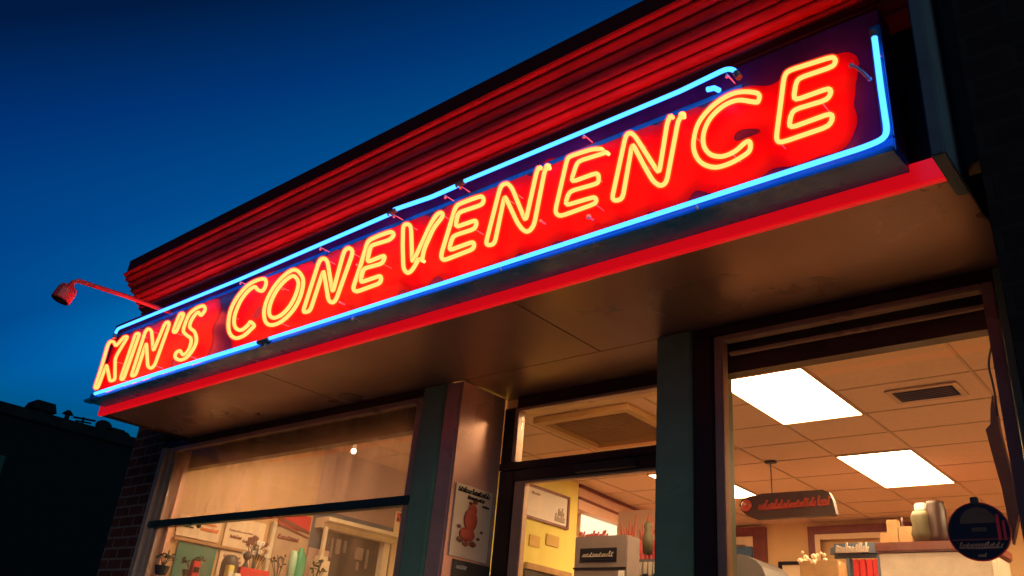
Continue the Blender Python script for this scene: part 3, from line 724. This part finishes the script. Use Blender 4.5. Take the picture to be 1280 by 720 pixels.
# small spotlight bulb under the ceiling
q = at(442, 564, 1, 4.1)
t = empty('spotlight', q, 'small round bright bulb hanging behind the upper pane of the left window', 'lamp')
part(MB().ball(q, .022), 'bulb', e_bulb, t, True)
part(MB().tube([q+Z_*.02, q+Z_*.06], .018).tube([q+Z_*.06, (q.x, q.y, CZ)], .004), 'holder', m_white, t)

# --- poster on the entrance reveal (plane X = -2.955)
XR = -2.953
def rv(px, py): return at(px, py, 0, XR)
pa, pb = rv(574, 612), rv(617, 608)
t = empty('poster', (XR, 3.0, 2.1), 'cream poster with a red cartoon creature on the copper wall of the entrance', 'poster')
ptop = at(600, 612, 0, XR).z; pbot = at(600, 703, 0, XR).z
py0, py1 = 2.895, 3.16
part(MB().box(XR, XR+.004, py0, py1, pbot, ptop), 'sheet', m_cream, t)
mb = MB(); squiggle(mb, Vector((XR+.005, 2.91, ptop-.035)), Y_, Z_, .22, .022, 22, .0028, 21); squiggle(mb, Vector((XR+.005, 2.98, ptop-.062)), Y_, Z_, .12, .016, 12, .0028, 22)
squiggle(mb, Vector((XR+.005, 3.09, ptop-.085)), Y_, Z_, .05, .01, 8, .002, 23)
part(mb, 'script', m_ink, t)
cy_, cz_ = 3.015, (ptop+pbot)/2-.0
mb = MB().ball((XR+.006, cy_, cz_+.01), .058, 2, (.08, .85, 1.0)).ball((XR+.006, cy_-.015, cz_-.06), .048, 2, (.08, 1.2, .7)).ball((XR+.006, cy_+.01, cz_+.06), .035, 2, (.08, .9, .9))
part(mb, 'creature', m_redd, t, True)
mb = MB()
for (dy, dz, rr) in ((-.06, -.09, .022), (-.02, -.105, .020), (.03, -.10, .022), (.065, -.07, .012), (.085, -.035, .010), (.02, .10, .016), (-.01, .09, .012), (-.075, -.03, .014), (-.05, -.055, .016)):
    mb.ball((XR+.007, cy_+dy, cz_+dz), rr, 1, (.08, 1.3, .7))
part(mb, 'print', m_wood, t)
t = empty('poster', (XR, 3.0, 1.9), 'dark lower poster under the red creature poster in the entrance', 'poster')
part(MB().box(XR, XR+.004, 2.93, 3.19, 1.7, pbot-.012), 'sheet', m_char, t)
mb = MB(); squiggle(mb, Vector((XR+.006, 2.95, pbot-.05)), Y_, Z_, .07, .02, 6, .005, 25)
part(mb, 'mark', m_greyp, t)

# --- through the door
XY = -4.595
def yw(px, py): return at(px, py, 0, XY)
a, b2_ = yw(666, 609), yw(707, 662)
t = empty('picture', (XY, a.y, b2_.z), 'framed pale picture on the yellow wall seen through the door glass', 'picture')
y0_, y1_, z0_, z1_ = yw(655, 609).y, yw(711, 622).y, yw(707, 662).z, yw(711, 622).z
part(MB().box(XY, XY+.02, y0_, y1_, z0_, z0_+.02).box(XY, XY+.02, y0_, y1_, z1_-.02, z1_).box(XY, XY+.02, y0_, y0_+.02, z0_+.02, z1_-.02).box(XY, XY+.02, y1_-.025, y1_, z0_+.02, z1_-.02), 'frame', m_wood, t)
part(MB().box(XY, XY+.01, y0_+.02, y1_-.025, z0_+.02, z1_-.02), 'print', m_white, t)
mb = MB(); squiggle(mb, Vector((XY+.013, y1_-.19, z0_+.05)), Y_, Z_, .12, .05, 9, .006, 51); squiggle(mb, Vector((XY+.013, y1_-.15, z0_+.10)), Y_, Z_, .08, .05, 7, .006, 52)
squiggle(mb, Vector((XY+.013, y0_+.1, z1_-.07)), Y_, Z_, .1, .02, 8, .003, 53)
part(mb, 'drawing', m_greyp, t)
for (x0, x1, lbl) in ((662, 674, 'left small faded note under the framed picture'), (683, 698, 'right small faded note under the framed picture')):
    n0, n1 = yw(x0, 668), yw(x1, 682)
    tag(MB().box(XY, XY+.006, n0.y, n1.y, n1.z-.02, n1.z+.07).build('note', mat('faded_note', (.66, .46, .14), .7)), lbl, 'note', 'notes pinned under the picture')
n0, n1 = yw(655, 706), yw(712, 720)
t = empty('notice_board', (XY, n0.y, 2), 'brown framed dark board low on the yellow wall behind the door', 'board')
zt = yw(690, 711).z
part(MB().box(XY, XY+.03, n0.y, n1.y, zt-.05, zt, .003).box(XY, XY+.03, n1.y-.05, n1.y, 1.6, zt-.05, .003), 'frame', m_tan, t)
part(MB().box(XY, XY+.012, n0.y, n1.y-.05, 1.6, zt-.05), 'board', m_char, t)
# backlit menu panel on the far partition
XM = -4.74
m0, m1 = at(726, 640, 0, XM), at(771, 668, 0, XM)
t = empty('menu_light_box', (XM, 6.5, 2.8), 'glowing white menu box above the grey cooler', 'light box')
part(MB().box(XM-.04, XM, m0.y, m1.y, m1.z-.1, m1.z+.22, .003), 'casing', m_white, t)
part(MB().box(XM+.001, XM+.006, m0.y+.01, m1.y-.01, m1.z-.09, m1.z+.21), 'face', e_menu, t)
# cooler
YC = 4.2
c0, c1 = at(719, 671, 1, YC), at(784, 665, 1, YC)
t = empty('drinks_cooler', ((c0.x+c1.x)/2, YC+.25, 0), 'grey drinks cooler with a black name plate behind the door glass', 'cooler')
part(MB().box(c0.x, c1.x, YC, YC+.14, .05, c0.z, .006), 'cabinet', m_cooler, t)
l0, l1 = at(726, 686, 1, YC), at(771, 701, 1, YC)
part(MB().box(l0.x, l1.x, YC-.008, YC-.001, l1.z, l0.z, .002), 'name_plate', m_ink, t)
mb = MB(); squiggle(mb, Vector((l0.x+.02, YC-.01, (l0.z+l1.z)/2-.012)), X_, Z_, (l1.x-l0.x)-.05, .022, 14, .003, 61)
part(mb, 'script', m_greyp, t)
part(MB().box(c0.x, c1.x, YC-.006, YC-.002, l1.z-.045, l1.z-.035), 'door_seam', m_ink, t)
part(MB().box(c1.x-.05, c1.x-.01, YC-.006, YC-.002, l1.z-.11, l1.z-.055), 'sticker', m_white, t)
mb = MB(); q = at(724, 664, 1, YC+.1); squiggle(mb, Vector((q.x, YC+.1, c0.z+.012)), X_, Z_, .21, .03, 16, .005, 62)
mb.box(q.x-.01, q.x+.22, YC+.095, YC+.105, c0.z, c0.z+.01)
tag(mb.build('pink_script_sign', mat('pink_letter', (.55, .12, .12), .5)), 'small pink cut out script standing on top of the grey cooler', 'sign')
# red hanging strands and second crate right of the cooler
YH = 5.2
hs_ = MB(); rd = random.Random(5)
for k in range(14):
    q = at(776+k*3.9, 640+rd.random()*22, 1, YH+rd.uniform(-.1, .3)); h = rd.uniform(.1, .3)
    hs_.tube([q, q+Vector((rd.uniform(-.02, .02), 0, -h*.5)), q+Vector((rd.uniform(-.03, .03), 0, -h))], .008, 6, rs=[.004, .011, .003])
tag(hs_.build('pepper_strands', mat('dried_red', (.60, .14, .08), .5)), 'bunch of dried red strands hanging right of the grey cooler', 'garland')
q0, q1 = at(773, 636, 1, YH+.5), at(840, 720, 1, YH+.5)
tag(MB().box(q0.x, q1.x+.4, YH+.5, YH+.56, .5, q0.z-.02, .004).build('display_board', m_pink), 'pale pink display board behind the red strands', 'board')
q = at(810, 668, 1, 4.6)
tag(MB().lathe(q.x, 4.6, [(.03, -.12), (.035, -.02), (.02, .02), (.028, .05), (.012, .08)], 12, q.z).build('figurine', m_olive, smooth=True), 'small olive figurine standing on the dark crate by the red strands', 'figurine')
q = at(813, 690, 1, 4.62)
hb = MB()
for k in range(7):
    hb.tube([(q.x-.12+.03*k, 4.66, q.z-.04), (q.x-.14+.035*k, 4.66, q.z+.06+.02*(k % 3))], .010, 6)
tag(hb.build('red_bottles', m_red), 'cluster of thin red bottles on the dark crate by the figurine', 'bottles')
q0, q1 = at(790, 699, 1, 4.5), at(832, 699, 1, 4.5)
t = empty('dark_crate', (q0.x, 4.5, 0), 'dark stacked rack with grey goods right of the cooler', 'rack')
part(MB().box(q0.x, q1.x, 4.5, 4.8, .1, q0.z, .006), 'body', mat('rack_grey', (.10, .10, .10), .5), t)
gd = MB()
for k in range(6): gd.box(q0.x+.02+k*.035, q0.x+.045+k*.035, 4.485, 4.499, q0.z-.09-(k % 2)*.01, q0.z-.02, .003)
part(gd, 'goods', m_greyp, t)

# --- right window
YB = 5.9
s0, s1 = at(925, 632, 1, YB), at(1045, 642, 1, YB)
t = empty('hanging_sign', ((s0.x+s1.x)/2, YB, 2.95), 'long dark wooden sign with rounded ends and dull red script hanging from the ceiling', 'sign')
def bp(px, py): q = at(px, py, 1, YB); return (q.x, q.z)
poly = [bp(*p) for p in ((924, 632), (927, 625), (937, 620), (946, 619), (952, 617), (1028, 612), (1036, 615), (1041, 625), (1045, 642), (1040, 644), (945, 649), (934, 645), (927, 638))]
part(MB().prism(poly, 1, YB, YB+.05), 'board', mat('sign_dark_wood', (.06, .025, .012), .45), t)
mb = MB()
q = at(948, 637, 1, YB-.005); e = at(1040, 630, 1, YB-.005); d = (e-q)
squiggle(mb, q, d.normalized(), Z_, d.length, .05, 34, .0075, 71)
part(mb, 'script', m_redled, t)
q = at(933, 632, 1, YB-.01)
part(MB().ball(q, .045, 2, (1, .3, 1)), 'emblem', m_redled, t, True); 
q = at(931, 630, 1, YB-.03); part(MB().ball(q, .012, 1), 'stud', m_greyp, t)
q = at(965, 617, 1, YB+.02)
part(MB().tube([(q.x, YB+.02, q.z), (q.x, YB+.02, CZ)], .004, 6).box(q.x-.04, q.x+.04, YB, YB+.04, CZ-.02, CZ-.005), 'cord', m_char, t)

YR = 3.02
cq = at(1223, 664, 1, YR); rr = (at(1262, 664, 1, YR)-at(1185, 664, 1, YR)).length/2
t = empty('round_sign', cq, 'round dark hanging sign with a red rim and olive dome picture at the right pier', 'sign')
def disc(cx, cz, r, y0, y1, n=40, sx=1, sz=1):
    return MB().prism([(cx+r*sx*math.cos(2*math.pi*k/n), cz+r*sz*math.sin(2*math.pi*k/n)) for k in range(n)], 1, y0, y1)
part(disc(cq.x, cq.z, rr, YR, YR+.02), 'disc', m_ink, t)
# rim
part(MB().tube([(cq.x+rr*math.cos(2*math.pi*k/40), YR+.005, cq.z+rr*math.sin(2*math.pi*k/40)) for k in range(40)], .004, 6, True), 'rim', m_red, t)
c2 = at(1222, 650, 1, YR)
dome = [(c2.x+.052*math.cos(math.pi*k/12), c2.z-.01+.05*math.sin(math.pi*k/12)) for k in range(13)]
part(MB().prism(dome, 1, YR-.003, YR-.001), 'dome_picture', m_olive, t)
part(MB().box(c2.x-.02, c2.x+.022, YR-.003, YR-.001, c2.z-.036, c2.z-.024), 'badge', m_olive, t)
part(MB().box(cq.x-rr*.92, cq.x+rr*.92, YR-.003, YR-.001, cq.z-.028, cq.z-.024), 'band', m_wood, t)
mb = MB(); squiggle(mb, Vector((cq.x-.06, YR-.004, cq.z-.052)), X_, Z_, .12, .018, 14, .0022, 81); squiggle(mb, Vector((cq.x-.01, YR-.004, cq.z-.078)), X_, Z_, .03, .008, 5, .002, 82)
part(mb, 'script', m_greyp, t)
part(MB().box(cq.x+rr*.62, cq.x+rr*.72, YR-.004, YR-.001, cq.z-.03, cq.z+.05).box(cq.x+rr*.80, cq.x+rr*.88, YR-.004, YR-.001, cq.z-.03, cq.z+.03), 'red_bars', m_red, t)
part(MB().box(cq.x-.012, cq.x+.012, YR-.002, YR+.012, cq.z+rr-.004, cq.z+rr+.02, .003), 'hook', m_char, t)
# cable and furled brown banner
c = [at(*p, 1, 3.06) for p in ((1249, 400), (1240, 430), (1236, 455), (1240, 475), (1244, 495), (1247, 520))]
tag(MB().tube(smooth_pts(c, False), .0035, 6).build('hanging_cable', m_char), 'dark cable looping down from the head of the right window', 'cable')
poly = [(q.x, q.z) for q in [at(*p, 1, 3.06) for p in ((1240, 493), (1247, 520), (1250, 538), (1258, 570), (1266, 600), (1274, 640), (1266, 680), (1260, 650), (1252, 610), (1242, 575), (1232, 537), (1238, 530), (1238, 510))]]
tag(MB().prism(poly, 1, 3.06, 3.09).build('furled_banner', mat('brown_cloth', (.30, .14, .09), .8)), 'brown furled cloth hanging on the cable above the round sign', 'banner')
c = [at(*p, 1, 3.0) for p in ((1256, 500), (1262, 540), (1266, 580), (1272, 610), (1278, 640))]
tag(MB().tube(c, .003, 6).build('tinsel', mat('gold_tinsel', (.45, .35, .12), .3, bump=1)), 'thin gold tinsel strand along the right pier', 'tinsel')

# far cabinet with things on top
YF = 6.3
f0, f1 = at(1098, 686, 1, YF), at(1205, 680, 1, YF)
t = empty('white_cabinet', ((f0.x+f1.x)/2, YF+.2, 0), 'white cabinet with a red brown top at the back of the right window', 'cabinet')
part(MB().box(f0.x, f1.x+.15, YF, YF+.5, .05, f0.z-.03, .01), 'body', m_tile_w, t)
part(MB().box(f0.x-.02, f1.x+.17, YF-.02, YF+.52, f0.z-.028, f0.z+.04, .01), 'top', m_wood, t)
zt = f0.z+.042
def on(px, py): return at(px, py, 1, YF+.1)
q = on(1152, 640)
t = empty('figurine', (q.x, q.y, zt), 'grey ornament with a pale square head on top of the white cabinet', 'ornament')
part(MB().lathe(q.x, q.y, [(.06, 0), (.085, .06), (.07, .12), (.08, .18), (.06, .22)], 14, zt), 'body', m_olive, t, True)
part(MB().box(q.x-.04, q.x+.04, q.y-.03, q.y+.03, zt+.22, q.z+.06, .01), 'head', m_white, t)
q = on(1169, 633)
tag(MB().lathe(q.x, q.y, [(.06, 0), (.065, .04), (.065, q.z-zt-.02), (.055, q.z-zt+.01), (.058, q.z-zt+.03)], 16, zt).build('dark_canister', m_dkbrown, smooth=True), 'tall dark brown canister right of the pale headed ornament', 'canister')
for px, w2, h2, lbl in ((1134, .05, .12, 'small tan box left of the grey ornament'), (1118, .04, .17, 'taller tan packet at the left of the cabinet top'), (1107, .035, .08, 'low tan packet at the left end of the cabinet top')):
    q = on(px, 670)
    tag(MB().box(q.x-w2, q.x+w2, q.y-.03, q.y+.03, zt, zt+h2, .006).build('tan_box', m_tan), lbl, 'box', 'tan boxes on the white cabinet')
for px, w2, h2, mm, lbl in ((1188, .05, .13, m_wood, 'dark red tin behind the round sign'), (1142, .022, .09, m_redd, 'thin salmon bottle between the tan box and the ornament'), (1126, .02, .20, m_dkbrown, 'slim dark brown bottle between the tan boxes')):
    q = on(px, 670)
    tag(MB().lathe(q.x, q.y+.06, [(w2, 0), (w2, h2*.6), (w2*.4, h2*.8), (w2*.4, h2)], 14, zt).build('bottle', mm, smooth=True), lbl, 'bottle')
# blue-grey header sign over red stock
YQ = 6.6
g0, g1 = at(1035, 679, 1, YQ), at(1101, 696, 1, YQ)
t = empty('stock_rack', ((g0.x+g1.x)/2, YQ, 0), 'slate header rack with pale script over red packets behind the right window', 'rack')
part(MB().box(g0.x, g1.x, YQ, YQ+.08, g1.z, g0.z, .03), 'header', m_slate, t)
mb = MB(); squiggle(mb, Vector((g0.x+.06, YQ-.006, g1.z+.04)), X_, Z_, (g1.x-g0.x)-.15, .05, 20, .007, 91)
part(mb, 'script', m_greyp, t)
rp_ = MB()
for k in range(5): rp_.box(g0.x+.17+k*.05, g0.x+.21+k*.05, YQ+.02, YQ+.06, 1.8, g1.z-.01, .006)
part(rp_, 'red_packets', m_red, t)
part(MB().box(g0.x+.13, g0.x+.15, YQ, YQ+.08, .5, g1.z).box(g1.x-.03, g1.x, YQ, YQ+.08, .5, g1.z), 'uprights', m_slate, t)
q = at(1022, 700, 1, 6.4)
t = empty('flower_box', (q.x, 6.4, 2), 'tan box with pale blossoms left of the slate header rack', 'flowers')
part(MB().box(q.x-.12, q.x+.17, 6.35, 6.5, 1.5, q.z-.01, .006), 'box', m_tan, t)
mb = MB(); rd = random.Random(8)
for k in range(26): mb.ball((q.x+rd.uniform(-.12, .17), 6.36+rd.uniform(-.03, .08), q.z+rd.uniform(-.05, .05)), rd.uniform(.012, .024), 1)
part(mb, 'blossoms', m_cream, t)
# small black framed notice
n0, n1 = at(970, 701, 1, 8.1), at(1002, 720, 1, 8.1)
t = empty('framed_notice', (n0.x, 8.1, 2.8), 'small black framed notice between the two red brown doorways', 'notice')
part(frame_rect(n0.x, n1.x, 8.14, 8.19, n1.z-.2, n0.z, .03), 'frame', m_ink, t)
part(MB().box(n0.x+.03, n1.x-.03, 8.17, 8.185, n1.z-.17, n0.z-.03), 'sheet', m_cream, t)
# blue screen and dark rounded hood at the left of the right window
n0, n1 = at(880, 684, 1, 8.0), at(938, 712, 1, 8.0)
t = empty('wall_screen', (n0.x, 8.0, 2.8), 'blue picture in a pale frame inside the left back doorway', 'picture')
part(MB().box(n0.x, n1.x, 8.04, 8.07, n1.z, n0.z), 'print', m_blue, t)
part(MB().box(n0.x, n1.x, 8.02, 8.035, n1.z, n1.z+.10), 'lower_band', m_olive, t)
h = [at(*p, 1, 5.2) for p in ((890, 692), (912, 690), (932, 694), (944, 700), (952, 708), (958, 722), (880, 724), (880, 700))]
tag(MB().prism([(q.x, q.z) for q in h], 1, 5.2, 5.6).build('rounded_hood', mat('hood_grey', (.10, .085, .08), .5)), 'dark grey rounded hood at the lower left of the right window', 'hood')
